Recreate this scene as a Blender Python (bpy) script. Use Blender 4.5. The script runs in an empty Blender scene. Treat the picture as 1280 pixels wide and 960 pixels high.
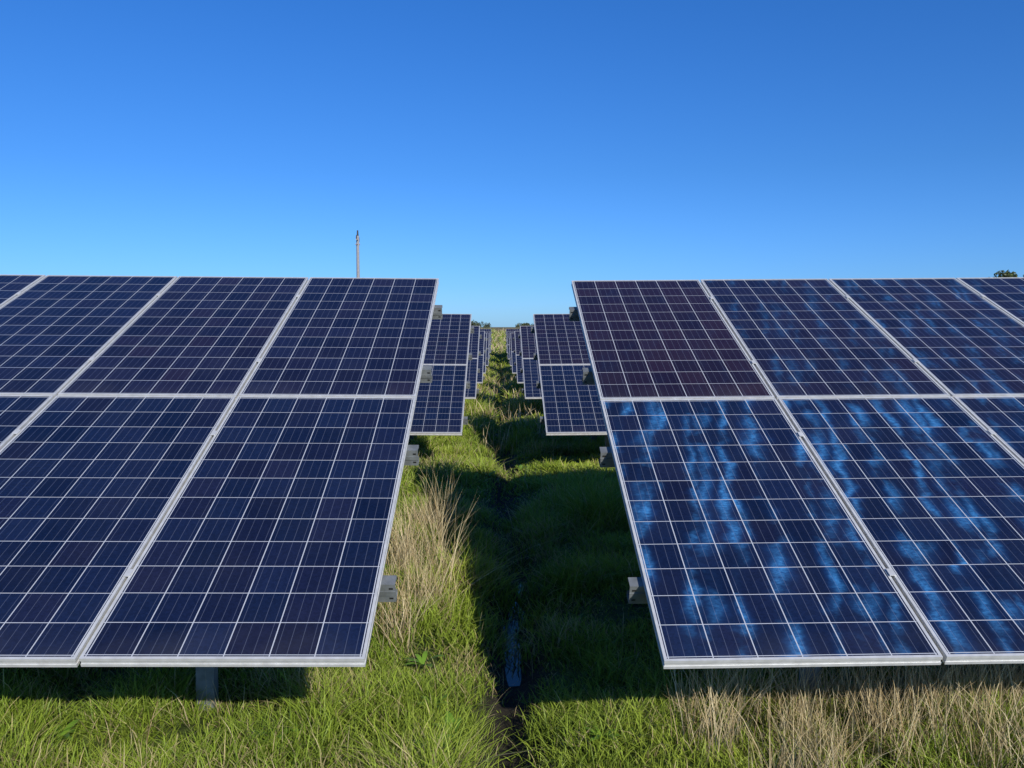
import bpy, math, random
import numpy as np
from mathutils import Vector, Matrix
rng=np.random.default_rng(7); random.seed(7)
sc=bpy.context.scene
sc.view_settings.view_transform='Standard'; sc.view_settings.look='None'; sc.view_settings.exposure=0

# ---------------------------------------------------------------- helpers
def new_mat(name):
    m=bpy.data.materials.new(name); m.use_nodes=True
    nt=m.node_tree; nt.nodes.clear()
    return m,nt
class NT:
    def __init__(s,nt): s.nt=nt
    def n(s,t,**kw):
        nd=s.nt.nodes.new(t)
        for k,v in kw.items(): setattr(nd,k,v)
        return nd
    def l(s,a,b): s.nt.links.new(a,b)
    def math(s,op,a,b=None,c=None,clamp=False):
        nd=s.n('ShaderNodeMath',operation=op); nd.use_clamp=clamp
        for i,v in enumerate((a,b,c)):
            if v is None: continue
            if isinstance(v,(int,float)): nd.inputs[i].default_value=v
            else: s.l(v,nd.inputs[i])
        return nd.outputs[0]
    def mix(s,f,a,b):
        nd=s.n('ShaderNodeMix',data_type='RGBA')
        for sock,v in ((nd.inputs[0],f),(nd.inputs[6],a),(nd.inputs[7],b)):
            if isinstance(v,(int,float)): sock.default_value=v
            elif isinstance(v,tuple): sock.default_value=(*v,1)
            else: s.l(v,sock)
        return nd.outputs[2]
    def ramp(s,f,stops):
        nd=s.n('ShaderNodeValToRGB'); s.l(f,nd.inputs[0])
        e=nd.color_ramp.elements
        while len(e)<len(stops): e.new(.5)
        for el,(p,c) in zip(e,stops):
            el.position=p; el.color=(*c,1) if isinstance(c,tuple) else (c,c,c,1)
        return nd.outputs[0]
def link(o): sc.collection.objects.link(o); return o
def empty(name,loc=(0,0,0)):
    o=bpy.data.objects.new(name,None); o.location=loc; return link(o)
def mesh_np(name,verts,faces_list,mats,col=None,smooth=False):
    me=bpy.data.meshes.new(name)
    verts=np.asarray(verts,dtype=np.float32)
    me.vertices.add(len(verts)); me.vertices.foreach_set('co',verts.ravel())
    loops=np.concatenate([f.ravel() for f in faces_list]).astype(np.int32)
    tot=np.concatenate([np.full(len(f),f.shape[1]) for f in faces_list]).astype(np.int32)
    st=np.concatenate([[0],np.cumsum(tot)[:-1]]).astype(np.int32)
    me.loops.add(len(loops)); me.loops.foreach_set('vertex_index',loops)
    me.polygons.add(len(tot)); me.polygons.foreach_set('loop_start',st)
    try: me.polygons.foreach_set('loop_total',tot)
    except Exception: pass
    me.update(calc_edges=True)
    if smooth: me.polygons.foreach_set('use_smooth',np.ones(len(tot),dtype=bool))
    for m in mats: me.materials.append(m)
    if col is not None:
        a=me.color_attributes.new('col','FLOAT_COLOR','POINT')
        c=np.ones((len(verts),4),dtype=np.float32); c[:,:3]=col
        a.data.foreach_set('color',c.ravel())
    return me
_tab=rng.random((256,256))
def vnoise(x,y,s=1.0,o=0):
    x=np.asarray(x)/s+o*17.3+1000; y=np.asarray(y)/s+o*9.7+1000
    xi=np.floor(x).astype(int); yi=np.floor(y).astype(int); fx=x-xi; fy=y-yi
    fx=fx*fx*(3-2*fx); fy=fy*fy*(3-2*fy)
    t=lambda a,b:_tab[a%256,b%256]
    return (t(xi,yi)*(1-fx)+t(xi+1,yi)*fx)*(1-fy)+(t(xi,yi+1)*(1-fx)+t(xi+1,yi+1)*fx)*fy

# ---------------------------------------------------------------- terrain
PY=np.array([-400,-5,2.8,10.2,17.6,25,32.5,39.9,47.3,54.7,62,80,110,150,220,3000.])
PZ=np.array([0,0,0,0,-.2,-.35,-.45,-.5,-.45,-.30,-.1,.45,1.3,1.95,2.0,2.0])
def ditch_x(y): return .09+.05*np.sin(y*1.3)+.03*np.sin(y*3.1+1)
def height(x,y,detail=True):
    z=np.interp(y,PY,PZ)
    near=np.clip((70-y)/20,0,1)
    d=x-ditch_x(y)
    z=z-(.10*np.exp(-(d/.11)**2)+.06*np.exp(-(d/.45)**2))*near
    z=z+.07*(vnoise(x,y,1.3)-.5)*near+.06*(vnoise(x,y,.33,2)-.5)*near
    z=z+(.8*(vnoise(x,y,60,3)-.5))*np.clip((y-120)/80,0,1)*np.clip(np.abs(x)/30,0,1)
    return z
xs=np.unique(np.concatenate([np.arange(-3,3,.06),np.arange(-8,8,.25),np.arange(-40,40,2.),np.array([-1500,-900,-500,-300,-200,-120,-80,-60,60,80,120,200,300,500,900,1500])]))
ys=np.unique(np.concatenate([np.arange(2,12,.08),np.arange(-4,30,.3),np.arange(-30,80,1.5),np.arange(80,260,8),np.array([-400,-200,-100,-60,320,400,600,1000,1800,3000])]))
X,Y=np.meshgrid(xs,ys); Z=height(X,Y)
nx,ny=len(xs),len(ys)
idx=np.arange(nx*ny).reshape(ny,nx)
F=np.stack([idx[:-1,:-1],idx[:-1,1:],idx[1:,1:],idx[1:,:-1]],-1).reshape(-1,4)
gm,nt=new_mat('meadow_soil'); N=NT(nt)
out=N.n('ShaderNodeOutputMaterial'); bs=N.n('ShaderNodeBsdfPrincipled'); N.l(bs.outputs[0],out.inputs[0])
geo=N.n('ShaderNodeNewGeometry'); sep=N.n('ShaderNodeSeparateXYZ'); N.l(geo.outputs['Position'],sep.inputs[0])
n1=N.n('ShaderNodeTexNoise'); n1.inputs['Scale'].default_value=1.2; n1.inputs['Detail'].default_value=8; N.l(geo.outputs['Position'],n1.inputs['Vector'])
n2=N.n('ShaderNodeTexNoise'); n2.inputs['Scale'].default_value=14; n2.inputs['Detail'].default_value=6; N.l(geo.outputs['Position'],n2.inputs['Vector'])
c1=N.ramp(n1.outputs[0],[(.35,(.05,.08,.018)),(.55,(.10,.14,.03)),(.75,(.20,.18,.07))])
c2=N.ramp(n2.outputs[0],[(.35,(.35,.35,.35)),(.7,(1.,1.,1.))])
mm=N.n('ShaderNodeMix',data_type='RGBA',blend_type='MULTIPLY'); mm.inputs[0].default_value=1; N.l(c1,mm.inputs[6]); N.l(c2,mm.inputs[7])
mud=N.math('SUBTRACT',1.0,N.math('DIVIDE',N.math('ABSOLUTE',N.math('SUBTRACT',sep.outputs[0],.09)),.26),clamp=True)
mud=N.math('MULTIPLY',mud,2.0,clamp=True)
mud=N.math('MULTIPLY',mud,N.math('LESS_THAN',sep.outputs[1],30.))
c3=N.mix(mud,mm.outputs[2],(.026,.022,.015))
far=N.math('DIVIDE',N.math('SUBTRACT',sep.outputs[1],66.),40.,clamp=True)
n3=N.n('ShaderNodeTexNoise'); n3.inputs['Scale'].default_value=.35; n3.inputs['Detail'].default_value=9; n3.inputs['Roughness'].default_value=.65; N.l(geo.outputs['Position'],n3.inputs['Vector'])
fc=N.ramp(n3.outputs[0],[(.38,(.06,.09,.025)),(.5,(.17,.14,.06)),(.62,(.34,.23,.12))])
c4=N.mix(far,c3,fc)
N.l(c4,bs.inputs['Base Color']); bs.inputs['Roughness'].default_value=.9; bs.inputs['Specular IOR Level'].default_value=.2
bp=N.n('ShaderNodeBump'); bp.inputs['Strength'].default_value=.8; bp.inputs['Distance'].default_value=.05; N.l(n2.outputs[0],bp.inputs['Height']); N.l(bp.outputs[0],bs.inputs['Normal'])
me=mesh_np('ground',np.stack([X,Y,Z],-1).reshape(-1,3),[F],[gm],smooth=True)
link(bpy.data.objects.new('ground',me))

wm,nt=new_mat('ditch_water'); N=NT(nt)
out=N.n('ShaderNodeOutputMaterial'); bs=N.n('ShaderNodeBsdfPrincipled'); N.l(bs.outputs[0],out.inputs[0])
bs.inputs['Base Color'].default_value=(.02,.018,.012,1); bs.inputs['Roughness'].default_value=.12; bs.inputs['Specular IOR Level'].default_value=.3
nn=N.n('ShaderNodeTexNoise'); nn.inputs['Scale'].default_value=12; bp=N.n('ShaderNodeBump'); bp.inputs['Strength'].default_value=.2; N.l(nn.outputs[0],bp.inputs['Height']); N.l(bp.outputs[0],bs.inputs['Normal'])
wy=np.arange(2.2,6.6,.1); wx=ditch_x(wy); wz=np.full_like(wy,-.164)
v=np.concatenate([np.stack([wx-.10,wy,wz],-1),np.stack([wx+.10,wy,wz],-1)]); n=len(wy); i=np.arange(n-1)
link(bpy.data.objects.new('ditch_water',mesh_np('ditch_water',v,[np.stack([i,i+n,i+n+1,i+1],-1)],[wm])))

# ---------------------------------------------------------------- vegetation
def leaf_mat(name,trans=.35,rough=.5):
    m,nt=new_mat(name); N=NT(nt)
    out=N.n('ShaderNodeOutputMaterial'); at=N.n('ShaderNodeAttribute',attribute_name='col')
    p=N.n('ShaderNodeBsdfPrincipled'); p.inputs['Roughness'].default_value=rough; p.inputs['Specular IOR Level'].default_value=.3
    t=N.n('ShaderNodeBsdfTranslucent'); mx=N.n('ShaderNodeMixShader'); mx.inputs[0].default_value=trans
    N.l(at.outputs['Color'],p.inputs['Base Color']); N.l(at.outputs['Color'],t.inputs['Color'])
    N.l(p.outputs[0],mx.inputs[1]); N.l(t.outputs[0],mx.inputs[2]); N.l(mx.outputs[0],out.inputs[0])
    return m
grass_m=leaf_mat('grass_blade',.28); straw_m=leaf_mat('dry_straw',.2,.6); fol_m=leaf_mat('foliage',.25)

def blades(px,py,hh,ww,colr,lean=.45,curl=.5,zoff=0.,nseg=3,dirbias=None,root=.28):
    n=len(px); pz=height(px,py)+zoff
    a=rng.random(n)*2*np.pi; wd=np.stack([np.cos(a),np.sin(a),np.zeros(n)],-1)
    b=rng.random(n)*2*np.pi; L=np.abs(rng.normal(0,lean,n)); C=rng.random(n)*curl
    ld=np.stack([np.cos(b),np.sin(b),np.zeros(n)],-1)
    if dirbias is not None: ld=ld+np.array(dirbias)
    base=np.stack([px,py,pz-.01],-1)
    V=[];cols=[]
    prof=[1,.85,.55,0] if nseg==3 else [1,.7,0]
    for k in range(nseg+1):
        t=k/nseg
        off=ld*((L*t+C*t*t)*hh)[:,None]
        zz=(t*hh*(1-.35*np.minimum(1,(L+C))*t))[:,None]*np.array([0,0,1])
        c=base+off+zz; w=(ww*prof[k]*.5)[:,None]
        cc=colr*(root+(1.15-root)*t)  # shade low in the grass painted into blade colour, darker toward the root
        if k<nseg: V+= [c-wd*w,c+wd*w]; cols+=[cc,cc]
        else: V+=[c]; cols+=[cc]
    m=len(V); V=np.stack(V,1).reshape(-1,3); cols=np.stack(cols,1).reshape(-1,3)
    o=(np.arange(n)*m)[:,None]
    Q=np.concatenate([o+np.array([2*k,2*k+1,2*k+3,2*k+2]) for k in range(nseg-1)])
    T=o+np.array([2*nseg-2,2*nseg-1,2*nseg])
    return V,Q,T,cols
def merge(parts):
    V=[];Q=[];T=[];C=[];o=0
    for v,q,t,c in parts:
        V.append(v);Q.append(q+o);T.append(t+o);C.append(c);o+=len(v)
    return np.concatenate(V),np.concatenate(Q),np.concatenate(T),np.concatenate(C)
def scatter(x0,x1,y0,y1,dens):
    n=int((x1-x0)*(y1-y0)*dens); return rng.uniform(x0,x1,n),rng.uniform(y0,y1,n)
def gcol(px,py,n):
    p=vnoise(px,py,.6,5); r=rng.random(n); s=rng.random(n)
    g1=np.array([.13,.24,.018]); g2=np.array([.48,.58,.075]); dry=np.array([.64,.54,.25])
    c=g1+(g2-g1)*np.clip(.65*p+.45*r,0,1)[:,None]
    d=(s<.08+.28*np.clip((vnoise(px,py,.45,6)-.58)*5,0,1))
    c[d]=dry*(.6+.5*rng.random((d.sum(),1)))
    return c
parts=[]
def add_grass(x0,x1,y0,y1,dens,h,w):
    px,py=scatter(x0,x1,y0,y1,dens)
    d=np.abs(px-ditch_x(py)); keep=rng.random(len(px))<np.clip((d-.03)/.18,0.10+.5*(py.mean()>6),1)
    cl=vnoise(px,py,.2,7); keep&=rng.random(len(px))<(.2+1.15*cl)
    px,py,d,cl=px[keep],py[keep],d[keep],cl[keep]; n=len(px)
    big=vnoise(px,py,.38,8); tuft=np.clip((vnoise(px,py,.5,11)-.6)*4,0,1); low=.45+.55*np.clip((vnoise(px,py,.9,13)-.3)*4,0,1)
    hh=h*(.3+1.0*big+1.1*tuft)*(.5+.9*rng.random(n))*(.6+.6*cl)*np.clip(.5+d*1.1,0,1)*low
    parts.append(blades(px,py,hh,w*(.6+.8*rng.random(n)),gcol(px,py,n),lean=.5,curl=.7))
add_grass(-2.7,2.7,2.9,4.6,7200,.17,.0055)
add_grass(-1.5,1.7,4.6,8.5,4800,.19,.0075)
add_grass(-1.9,2.0,8.5,14,2000,.21,.012)
add_grass(-1.4,1.5,14,24,1000,.24,.02)
add_grass(-1.3,1.4,24,60,260,.25,.045)
add_grass(-3,3,60,110,45,.35,.09)
add_grass(-6,-2.7,1.5,8,500,.18,.012); add_grass(2.7,6,1.5,8,500,.18,.012)
add_grass(-2.7,2.7,.5,2.9,1000,.16,.010)
V,Q,T,C=merge(parts)
link(bpy.data.objects.new('grass',mesh_np('grass',V,[Q,T],[grass_m],col=C)))

def straw(cx,cy,sx,sy,n,h,lean=.35,w=.0035,bias=None):
    px=rng.normal(cx,sx,n); py=rng.normal(cy,sy,n)
    r=rng.random((n,1)); c=np.array([.45,.32,.15])*(1-r)+np.array([.80,.68,.42])*r
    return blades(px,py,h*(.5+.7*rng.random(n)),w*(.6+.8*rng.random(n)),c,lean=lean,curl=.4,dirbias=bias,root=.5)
sp=[]
for k in range(135):
    cx=.85+2.3*random.random()**.7; cy=random.uniform(2.95,3.95)
    sp.append(straw(cx,cy,.06,.06,random.randint(15,55),random.uniform(.22,.54),lean=random.choice([.12,.2,.4]),w=.0036))
for k in range(28):
    yy=random.uniform(4.6,7.4)
    sp.append(straw(random.uniform(-.76,-.30),yy,.05,.09,random.randint(18,50),random.uniform(.3,.68),lean=.26,w=.0042))
for k in range(22):
    sp.append(straw(random.uniform(-.8,1.1),random.uniform(5.5,13),.12,.12,10,.34,w=.005))
for k in range(40):
    sp.append(straw(random.uniform(-.9,.9),random.uniform(13,45),.15,.3,20,.5,w=.02))
for k in range(60):
    sp.append(straw(random.uniform(-3,3),random.uniform(60,110),.5,.8,16,.7,w=.06))
for k in range(26):
    sp.append(straw(random.uniform(-2.6,.3),random.uniform(3.1,4.6),.1,.1,9,.22))
sp.append(straw(-.35,5.4,.05,.05,5,.75,lean=.9,w=.006,bias=(.9,-.2,0)))
V,Q,T,C=merge(sp)
link(bpy.data.objects.new('dry_grass_tufts',mesh_np('dry_grass_tufts',V,[Q,T],[straw_m],col=C)))

dv=[];dq=[];dc=[]
def dock(cx,cy,n,L):
    z=float(height(np.array([cx]),np.array([cy]))[0])+.03
    for k in range(n):
        a=random.uniform(0,6.28); l=L*random.uniform(.6,1.1); up=random.uniform(.5,1.3); col=np.array([.14,.26,.03])*random.uniform(.7,1.4)
        d=np.array([math.cos(a),math.sin(a),0]); s=np.array([-math.sin(a),math.cos(a),0]); o=len(dv)
        pr=[.02,.12,.15,.11,.01]
        for j,wd in enumerate(pr):
            t=j/4; c=np.array([cx,cy,z])+d*l*t+np.array([0,0,l*up*(t-.6*t*t)])
            dv.extend([c-s*l*wd,c+np.array([0,0,-.12*wd*l]),c+s*l*wd]); dc.extend([col]*3)
        for j in range(4):
            b=o+3*j; dq.extend([[b,b+1,b+4,b+3],[b+1,b+2,b+5,b+4]])
for cx,cy in [(-.2,3.5),(-.95,3.45),(-.3,3.8),(.45,3.45),(-1.9,3.5),(-.4,4.3),(-.1,9.9),(.3,10.8),(-.25,3.3)]:
    dock(cx,cy,random.randint(7,12),random.uniform(.09,.15))
link(bpy.data.objects.new('dock_weeds',mesh_np('dock_weeds',np.array(dv),[np.array(dq)],[grass_m],col=np.array(dc))))

# ---------------------------------------------------------------- solar materials
def metal(name,col,rough,scale=30,metallic=.9,spots=.12):
    m,nt=new_mat(name); N=NT(nt)
    out=N.n('ShaderNodeOutputMaterial'); b=N.n('ShaderNodeBsdfPrincipled'); N.l(b.outputs[0],out.inputs[0])
    tc=N.n('ShaderNodeTexCoord'); no=N.n('ShaderNodeTexNoise'); no.inputs['Scale'].default_value=scale; no.inputs['Detail'].default_value=5; N.l(tc.outputs['Object'],no.inputs['Vector'])
    c=N.ramp(no.outputs[0],[(.3,tuple(x*(1-spots*2) for x in col)),(.7,col)])
    N.l(c,b.inputs['Base Color']); b.inputs['Metallic'].default_value=metallic
    r=N.math('ADD',N.math('MULTIPLY',no.outputs[0],.15),rough-.07); N.l(r,b.inputs['Roughness'])
    return m
alu=metal('anodised_aluminium',(.68,.68,.67),.45,25,.3,.10)
galv=metal('galvanised_steel',(.26,.28,.29),.5,18,.4,.2)
dark=metal('black_plastic',(.02,.02,.02),.5,10,0,.05)
backm=metal('white_backsheet',(.6,.62,.62),.6,5,0,.04)

cm,nt=new_mat('polycrystalline_cells'); N=NT(nt)
out=N.n('ShaderNodeOutputMaterial'); b=N.n('ShaderNodeBsdfPrincipled'); N.l(b.outputs[0],out.inputs[0])
uv=N.n('ShaderNodeUVMap',uv_map='UVMap'); s=N.n('ShaderNodeSeparateXYZ'); N.l(uv.outputs[0],s.inputs[0])
at=N.n('ShaderNodeAttribute',attribute_name='pinfo'); ai=N.n('ShaderNodeSeparateColor'); N.l(at.outputs['Color'],ai.inputs[0])
U,Vv=s.outputs[0],s.outputs[1]
def line(v,half):
    f=N.math('FRACT',N.math('ADD',v,.5)); d=N.math('ABSOLUTE',N.math('SUBTRACT',f,.5))
    return N.math('LESS_THAN',d,half)
gl=N.math('MAXIMUM',line(U,.0125),line(Vv,.0105))
bus=line(N.math('ADD',N.math('MULTIPLY',U,4.),.5),.03)
fl=N.n('ShaderNodeVectorMath',operation='FLOOR'); N.l(uv.outputs[0],fl.inputs[0])
oi=N.n('ShaderNodeObjectInfo')
ad=N.n('ShaderNodeVectorMath',operation='ADD'); N.l(fl.outputs[0],ad.inputs[0])
cmb=N.n('ShaderNodeCombineXYZ'); N.l(N.math('MULTIPLY',oi.outputs['Random'],37.),cmb.inputs[2]); N.l(cmb.outputs[0],ad.inputs[1])
wn=N.n('ShaderNodeTexWhiteNoise'); N.l(ad.outputs[0],wn.inputs['Vector'])
wc=N.n('ShaderNodeSeparateColor'); N.l(wn.outputs['Color'],wc.inputs[0])
tc=N.n('ShaderNodeTexCoord')
vo=N.n('ShaderNodeTexVoronoi'); vo.inputs['Scale'].default_value=110; N.l(tc.outputs['Object'],vo.inputs['Vector'])
vs=N.n('ShaderNodeSeparateColor'); N.l(vo.outputs['Color'],vs.inputs[0])
base=N.mix(wn.outputs['Value'],(.004,.010,.036),(.008,.017,.056))
purp=N.mix(wn.outputs['Value'],(.013,.008,.022),(.024,.012,.026))
pf=N.math('ADD',ai.outputs[0],N.math('MULTIPLY',N.math('POWER',wc.outputs[1],3.),.28),clamp=True)
cell=N.mix(pf,base,purp)
gm2=N.n('ShaderNodeMix',data_type='RGBA',blend_type='MULTIPLY'); gm2.inputs[0].default_value=1; N.l(cell,gm2.inputs[6])
N.l(N.ramp(vs.outputs[0],[(0,.72),(1,1.0)]),gm2.inputs[7]); cell=gm2.outputs[2]
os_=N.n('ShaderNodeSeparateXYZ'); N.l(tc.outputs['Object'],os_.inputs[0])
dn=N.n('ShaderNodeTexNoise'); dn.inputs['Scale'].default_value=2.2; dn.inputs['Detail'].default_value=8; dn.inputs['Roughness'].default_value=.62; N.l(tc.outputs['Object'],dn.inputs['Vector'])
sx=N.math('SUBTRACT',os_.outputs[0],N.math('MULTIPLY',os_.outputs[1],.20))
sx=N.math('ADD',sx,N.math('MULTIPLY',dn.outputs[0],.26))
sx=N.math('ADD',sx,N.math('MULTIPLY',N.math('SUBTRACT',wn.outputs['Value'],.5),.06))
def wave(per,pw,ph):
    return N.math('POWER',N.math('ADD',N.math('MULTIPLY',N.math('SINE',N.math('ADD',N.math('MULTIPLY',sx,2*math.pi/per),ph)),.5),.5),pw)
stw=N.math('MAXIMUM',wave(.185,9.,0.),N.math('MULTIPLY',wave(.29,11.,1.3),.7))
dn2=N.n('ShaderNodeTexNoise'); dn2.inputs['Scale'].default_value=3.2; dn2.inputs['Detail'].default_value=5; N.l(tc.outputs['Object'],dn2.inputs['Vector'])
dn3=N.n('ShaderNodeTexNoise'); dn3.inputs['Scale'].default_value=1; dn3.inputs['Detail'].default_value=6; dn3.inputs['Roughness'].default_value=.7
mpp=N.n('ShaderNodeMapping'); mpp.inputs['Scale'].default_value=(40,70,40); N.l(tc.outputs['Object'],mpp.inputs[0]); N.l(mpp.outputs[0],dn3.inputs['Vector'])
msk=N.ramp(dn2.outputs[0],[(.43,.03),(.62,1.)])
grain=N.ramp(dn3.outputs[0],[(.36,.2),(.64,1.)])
st=N.math('MULTIPLY',N.math('MULTIPLY',stw,msk),N.math('MULTIPLY',ai.outputs[1],grain),clamp=True)  # mask for the painted reflection streaks
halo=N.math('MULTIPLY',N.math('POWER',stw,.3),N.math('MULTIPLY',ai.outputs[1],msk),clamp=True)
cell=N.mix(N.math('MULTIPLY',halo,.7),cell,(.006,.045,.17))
cell=N.mix(N.math('MULTIPLY',st,.85),cell,(.06,.26,.55))  # blue reflective glints and their halo painted into the cell base colour
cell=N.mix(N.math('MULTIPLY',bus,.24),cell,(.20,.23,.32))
col=N.mix(gl,cell,(.46,.48,.52))
vloc=N.math('FRACT',N.math('DIVIDE',N.math('SUBTRACT',Vv,1.9),16.))
edge=N.math('SUBTRACT',1.,N.math('MULTIPLY',vloc,14.),clamp=True)
dus=N.n('ShaderNodeTexNoise'); dus.inputs['Scale'].default_value=3.5; dus.inputs['Detail'].default_value=7; N.l(tc.outputs['Object'],dus.inputs['Vector'])
df=N.math('MULTIPLY',N.ramp(dus.outputs[0],[(.4,.2),(.7,1.)]),N.math('ADD',.014,N.math('MULTIPLY',edge,.05)))
col=N.mix(df,col,(.36,.34,.32))
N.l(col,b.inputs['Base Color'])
b.inputs['Specular IOR Level'].default_value=.27
N.l(N.math('ADD',.10,N.math('MULTIPLY',dus.outputs[0],.10)),b.inputs['Roughness'])

# ---------------------------------------------------------------- solar table
PWD,PLN,GAP=.992,1.956,.014
LEN=2*PLN+GAP; NP=20
class MB:
    def __init__(s): s.v=[];s.f=[];s.m=[];s.uv={};s.pi={}
    def box(s,x0,x1,y0,y1,z0,z1,m):
        o=len(s.v); s.v+=[(x,y,z) for z in (z0,z1) for y in (y0,y1) for x in (x0,x1)]
        for f in ((0,2,3,1),(4,5,7,6),(0,1,5,4),(2,6,7,3),(0,4,6,2),(1,3,7,5)):
            s.f.append([o+i for i in f]); s.m.append(m)
    def mesh(s,name,mats):
        me=bpy.data.meshes.new(name); me.from_pydata(s.v,[],s.f)
        for m in mats: me.materials.append(m)
        me.polygons.foreach_set('material_index',s.m)
        if s.uv:
            nl=len(me.loops); UVA=np.zeros((nl,2),dtype=np.float32); PA=np.zeros((nl,4),dtype=np.float32); PA[:,3]=1
            for p in me.polygons:
                if p.index in s.uv:
                    for li,c in zip(p.loop_indices,s.uv[p.index]):
                        UVA[li]=c; PA[li,:3]=s.pi[p.index]
            me.uv_layers.new(name='UVMap'); me.color_attributes.new('pinfo','FLOAT_COLOR','CORNER')
            me.uv_layers['UVMap'].data.foreach_set('uv',UVA.ravel())
            me.color_attributes['pinfo'].data.foreach_set('color',PA.ravel())
        me.update(); return me
def make_panels(side,glint):
    B=MB(); fw=.011; D=.038
    R=random.Random(3+side+10*glint)
    for r in range(2):
        y0=r*(PLN+GAP); y1=y0+PLN
        for i in range(NP):
            x0=i*(PWD+GAP) if side>0 else -(i+1)*PWD-i*GAP
            x1=x0+PWD
            jz=R.uniform(-.002,.002)
            for (a,b_,c,d) in ((x0,x1,y0,y0+fw),(x0,x1,y1-fw,y1),(x0,x0+fw,y0+fw,y1-fw),(x1-fw,x1,y0+fw,y1-fw)):
                B.box(a,b_,c,d,-.012+jz,0+jz,0)
                inx=.0025
                aa,bb,cc,dd=a,b_,c,d
                if c==y0: cc=c+inx
                if d==y1: dd=d-inx
                if (b_-a)<.05:
                    if a==x0: aa=a+inx
                    else: bb=b_-inx
                else: aa,bb=a+inx,b_-inx
                B.box(aa,bb,cc,dd,-.026+jz,-.0121+jz,0)
                B.box(a,b_,c,d,-D+jz,-.0261+jz,0)
            o=len(B.v); z=-.002+jz
            B.v+=[(x0+fw,y0+fw,z),(x1-fw,y0+fw,z),(x1-fw,y1-fw,z),(x0+fw,y1-fw,z)]
            fi=len(B.f); B.f.append([o,o+1,o+2,o+3]); B.m.append(1)
            ub=i*8+2; vb=2+r*16; mu=.04; mv=.06
            B.uv[fi]=[(ub-mu,vb-mv),(ub+6+mu,vb-mv),(ub+6+mu,vb+12+mv),(ub-mu,vb+12+mv)]
            pp=R.choice([0,0,0,.1,.2,.4])+(.15 if r else 0); gs=0
            if glint:
                gs={(0,0):1.,(0,1):.95,(0,2):.5,(1,0):.03,(1,1):.28,(1,2):.38,(1,3):.25}.get((r,i),.15)  # strength of the painted glint streaks per panel
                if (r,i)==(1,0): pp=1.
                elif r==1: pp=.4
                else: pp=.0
            B.pi[fi]=(pp,gs,R.random())
            o=len(B.v); z=-.006+jz
            B.v+=[(x0+fw,y0+fw,z),(x0+fw,y1-fw,z),(x1-fw,y1-fw,z),(x1-fw,y0+fw,z)]
            B.f.append([o,o+1,o+2,o+3]); B.m.append(2)
            B.box(x0+.42,x0+.56,y1-.2,y1-.1,-.03,-.0065,3)
            if i>0:
                xx=x0-GAP if side>0 else x1
                for t in (.22,.78):
                    yy=y0+t*PLN; B.box(xx-.006,xx+GAP+.006,yy,yy+.04,.0025,.007,0)
    return B.mesh('panels',[alu,cm,backm,dark])
PUR=[.44,1.46,2.40,3.42]
def make_frame(side):
    B=MB(); W=NP*(PWD+GAP)
    e=-.055
    def bx(a,b_,*r):
        if side>0: B.box(a,b_,*r)
        else: B.box(-b_,-a,*r)
    zt=-.0405
    for y in PUR:
        bx(e,W-.1,y-.003,y,zt-.09,zt,0)
        bx(e,W-.1,y,y+.05,zt-.003,zt,0)
        bx(e,W-.1,y,y+.05,zt-.09,zt-.087,0)
        bx(e,W-.1,y+.05,y+.053,zt-.02,zt,0)
        bx(e,W-.1,y+.05,y+.053,zt-.09,zt-.07,0)
        bx(e,W-.1,y-.006,y-.0031,zt-.056,zt-.034,0)
        bx(e+.010,e+.026,y-.0045,y-.0032,zt-.025,zt-.017,1)
        bx(e+.010,e+.026,y-.0045,y-.0032,zt-.074,zt-.066,1)
    x=.92
    while x<W:
        bx(x-.03,x+.03,.3,3.6,zt-.2,zt-.091,0)
        x+=3.0
    return B.mesh('mounting_rails',[galv,dark])
def make_posts(side,tilt,clear,gy,gz0):
    B=MB(); W=NP*(PWD+GAP); x=.92
    while x<W:
        X0=x if side>0 else -x
        for sy in (1.1,2.95):
            y=sy*math.cos(tilt); zt=sy*math.sin(tilt)-.2
            B.box(X0-.04,X0+.04,y-.003,y+.003,-clear-.45,zt,0)
            for q in (-.043,.04): B.box(X0+q,X0+q+.003,y-.003,y+.055,-clear-.45,zt,0)
            B.box(X0-.05,X0+.05,y-.01,y+.06,zt-.02,zt+.04,0)
        o=len(B.v); ya=1.1*math.cos(tilt)+.03; za=-clear+.25; yb=2.2*math.cos(tilt); zb=2.2*math.sin(tilt)-.2
        for (yy,zz) in ((ya,za),(yb,zb)):
            B.v+=[(X0-.02,yy,zz),(X0+.02,yy,zz),(X0+.02,yy+.02,zz-.03),(X0-.02,yy+.02,zz-.03)]
        for f in ((0,1,5,4),(1,2,6,5),(2,3,7,6),(3,0,4,7)): B.f.append([o+i for i in f]); B.m.append(0)
        x+=3.0
    return B.mesh('support_posts',[galv])
tilt=math.radians(23.1)
panL=make_panels(-1,False); panR=make_panels(1,False); panRg=make_panels(1,True)
frL=make_frame(-1); frR=make_frame(1)
rows=[(2.823,.642),(10.235,.492),(17.65,.31),(25.05,.15),(32.45,.04),(39.85,.0),(47.3,.04),(54.7,.19)]
jit=[0,.02,0,.01,-.01,.015,0,.01]
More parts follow.
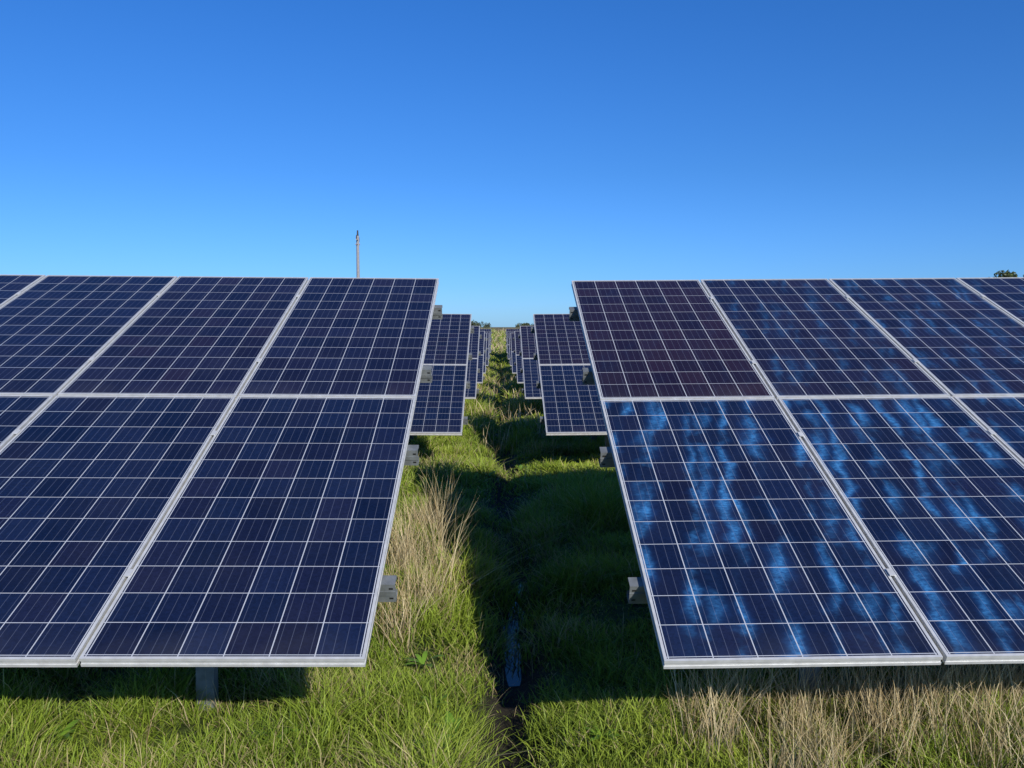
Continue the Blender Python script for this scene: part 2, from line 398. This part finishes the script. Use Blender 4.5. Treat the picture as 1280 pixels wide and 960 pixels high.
for n,(yy,zz) in enumerate(rows):
    for side in (-1,1):
        gx=.587 if side>0 else -.467
        z0=zz-(.013 if side>0 and n==0 else 0)
        roll=math.radians(.45)*(-1 if side>0 else 1)
        T=empty('solar_panel_array',(gx+jit[n],yy,z0))
        T.rotation_euler=(0,roll,0)
        g=float(np.interp(yy+1.5,PY,PZ)); clear=z0-g
        for nm,me_,rot in (('panels',(panRg if n==0 else panR) if side>0 else panL,tilt),('mounting_rails',frR if side>0 else frL,tilt),('support_posts',make_posts(side,tilt,clear,yy,g),0)):
            o=bpy.data.objects.new(nm,me_); link(o); o.parent=T; o.rotation_euler=(rot,0,0)

# ---------------------------------------------------------------- utility pole
wood,nt=new_mat('weathered_wood'); N=NT(nt)
out=N.n('ShaderNodeOutputMaterial'); b=N.n('ShaderNodeBsdfPrincipled'); N.l(b.outputs[0],out.inputs[0])
tc=N.n('ShaderNodeTexCoord'); mp=N.n('ShaderNodeMapping'); mp.inputs['Scale'].default_value=(20,20,1.5); N.l(tc.outputs['Object'],mp.inputs[0])
no=N.n('ShaderNodeTexNoise'); N.l(mp.outputs[0],no.inputs['Vector']); N.l(N.ramp(no.outputs[0],[(.3,(.20,.19,.20)),(.7,(.38,.37,.37))]),b.inputs['Base Color']); b.inputs['Roughness'].default_value=.85
def cyl(p0,p1,r0,r1,seg=10):
    p0,p1=Vector(p0),Vector(p1); d=(p1-p0).normalized(); u=d.orthogonal().normalized(); w=d.cross(u)
    v=[];f=[]
    for p,r in ((p0,r0),(p1,r1)):
        for k in range(seg):
            a=2*math.pi*k/seg; v.append(tuple(p+(u*math.cos(a)+w*math.sin(a))*r))
    for k in range(seg): f.append([k,(k+1)%seg,seg+(k+1)%seg,seg+k])
    f.append(list(range(seg))[::-1]); f.append([seg+k for k in range(seg)])
    return v,f
def cylobj(name,segs,mat,parent=None):
    V=[];F=[]
    for s_ in segs:
        v,f=cyl(*s_); o=len(V); V+=v; F+=[[o+i for i in q] for q in f]
    me=bpy.data.meshes.new(name); me.from_pydata(V,[],F); me.materials.append(mat)
    o=bpy.data.objects.new(name,me); link(o); o.parent=parent; return o
pole=empty('utility_pole',(-10.05,60,-.1))
cylobj('pole_shaft',[((0,0,-.5),(0,0,8.5),.15,.10)],wood,pole)
cylobj('crossarm',[((-.0,-.55,8.2),(-.0,.55,8.2),.05,.05),((0,-.3,7.9),(0,.3,7.9),.03,.03),((-.16,0,7.9),(.16,0,7.9),.05,.05)],wood,pole)
cylobj('insulators',[((0,y,8.25),(0,y,8.5),.05,.03) for y in (-.5,.5)]+[((0,0,8.5),(0,0,8.9),.07,.05)],dark,pole)

# ---------------------------------------------------------------- trees / hedge
bark,nt=new_mat('bark'); N=NT(nt)
out=N.n('ShaderNodeOutputMaterial'); b=N.n('ShaderNodeBsdfPrincipled'); N.l(b.outputs[0],out.inputs[0])
no=N.n('ShaderNodeTexNoise'); no.inputs['Scale'].default_value=12; N.l(N.ramp(no.outputs[0],[(.3,(.05,.04,.03)),(.7,(.13,.10,.07))]),b.inputs['Base Color']); b.inputs['Roughness'].default_value=.9
def leaves(centres,radii,n,size,cbase):
    k=rng.integers(0,len(centres),n); c=centres[k]; r=radii[k]
    d=rng.normal(size=(n,3)); d/=np.linalg.norm(d,axis=1)[:,None]
    p=c+d*(r*rng.random(n)**.4)[:,None]*np.array([1,1,.75])
    a=rng.normal(size=(n,3)); a/=np.linalg.norm(a,axis=1)[:,None]
    b_=np.cross(a,rng.normal(size=(n,3))); b_/=np.linalg.norm(b_,axis=1)[:,None]
    s_=(size*(.6+.8*rng.random(n)))[:,None]
    V=np.stack([p-a*s_,p-b_*s_*.5,p+a*s_,p+b_*s_*.5],1).reshape(-1,3)
    col=np.array(cbase)*(.5+1.1*rng.random((n,1)))*(.6+.7*rng.random(len(centres))[k])[:,None]
    return V,np.arange(4*n).reshape(n,4),np.repeat(col,4,0)
def tree(x,y,top,R,name='oak_tree'):
    """top = world height of the crown top"""
    z=float(height(np.array([x]),np.array([y]))[0]); H=top-z; T=empty(name,(x,y,z))
    cs=[];rs=[];segs=[((0,0,-.3),(0,0,H*.35),.28,.2),((0,0,H*.35),(.2,0,H*.6),.2,.12)]
    for k in range(70):
        a=random.uniform(0,6.28); rr=R*math.sqrt(random.uniform(.0,.9)); rad=random.uniform(.45,.95)*R*.2
        ztop=H*(1-.28*(rr/R)**2)-rad*.72; hz=ztop-(H*.5)*random.random()**1.5*(1-.5*rr/R)
        p=(rr*math.cos(a),rr*math.sin(a),hz); cs.append(p); rs.append(rad)
        segs.append(((0,0,H*random.uniform(.3,.5)),p,.08,.025))
    cylobj('trunk',segs,bark,T)
    V,F_,C_=leaves(np.array(cs),np.array(rs),26000,.10,(.11,.14,.05))
    o=bpy.data.objects.new('crown',mesh_np('crown',V,[F_],[fol_m],col=C_)); link(o); o.parent=T
tree(38.2,60,6.25,5.0); tree(46,62,6.9,5.0)
hc=[];hr=[]
for k in range(120):
    x=random.uniform(-60,-1.8); hc.append((x,150+random.uniform(-2,2),1.9+random.uniform(.1,.8)*(1 if x<-3 else .5))); hr.append(random.uniform(.5,1.0))
for k in range(110):
    x=random.uniform(3.5,70); hc.append((x,165+random.uniform(-2,2),1.8+random.uniform(0,.6))); hr.append(random.uniform(.5,.9))
V,F_,C_=leaves(np.array(hc),np.array(hr),26000,.14,(.08,.095,.045))
link(bpy.data.objects.new('hedgerow',mesh_np('hedgerow',V,[F_],[fol_m],col=C_)))

# ---------------------------------------------------------------- light
az=math.radians(155.0); el=math.radians(28)
w=bpy.data.worlds.new('World'); sc.world=w; w.use_nodes=True; nt=w.node_tree; N=NT(nt)
bg=nt.nodes['Background']; sky=nt.nodes.new('ShaderNodeTexSky'); sky.sky_type='NISHITA'; sky.sun_disc=False
sky.sun_elevation=el; sky.sun_rotation=az; sky.air_density=1.0; sky.dust_density=.3; sky.ozone_density=2.0
tc=N.n('ShaderNodeTexCoord'); sp_=N.n('ShaderNodeSeparateXYZ'); N.l(tc.outputs['Generated'],sp_.inputs[0])
tint=N.ramp(sp_.outputs[2],[(0,(.18,.355,.74)),(.05,(.15,.32,.67)),(.18,(.12,.30,.59)),(.36,(.10,.31,.63)),(1,(.08,.24,.48))])
mu=N.n('ShaderNodeVectorMath',operation='MULTIPLY'); N.l(sky.outputs[0],mu.inputs[0]); N.l(tint,mu.inputs[1])
m2=N.n('ShaderNodeVectorMath',operation='SCALE'); N.l(mu.outputs[0],m2.inputs[0]); m2.inputs['Scale'].default_value=2.
N.l(m2.outputs[0],bg.inputs[0]); bg.inputs[1].default_value=.108
sd=bpy.data.lights.new('sun','SUN'); sd.energy=5; sd.angle=math.radians(.53); sd.color=(1,.95,.86)
so=bpy.data.objects.new('sun',sd); link(so)
sdir=Vector((math.sin(az)*math.cos(el),math.cos(az)*math.cos(el),math.sin(el)))
so.rotation_euler=sdir.to_track_quat('Z','Y').to_euler(); so.location=sdir*50

cd=bpy.data.cameras.new('camera'); co=bpy.data.objects.new('camera',cd); link(co)
cd.sensor_width=36; cd.lens=1030/1280*36; cd.clip_end=6000; cd.clip_start=.05
co.location=(0,0,1.8); co.rotation_euler=(math.radians(90-3.89),0,math.radians(-1.0))
sc.camera=co
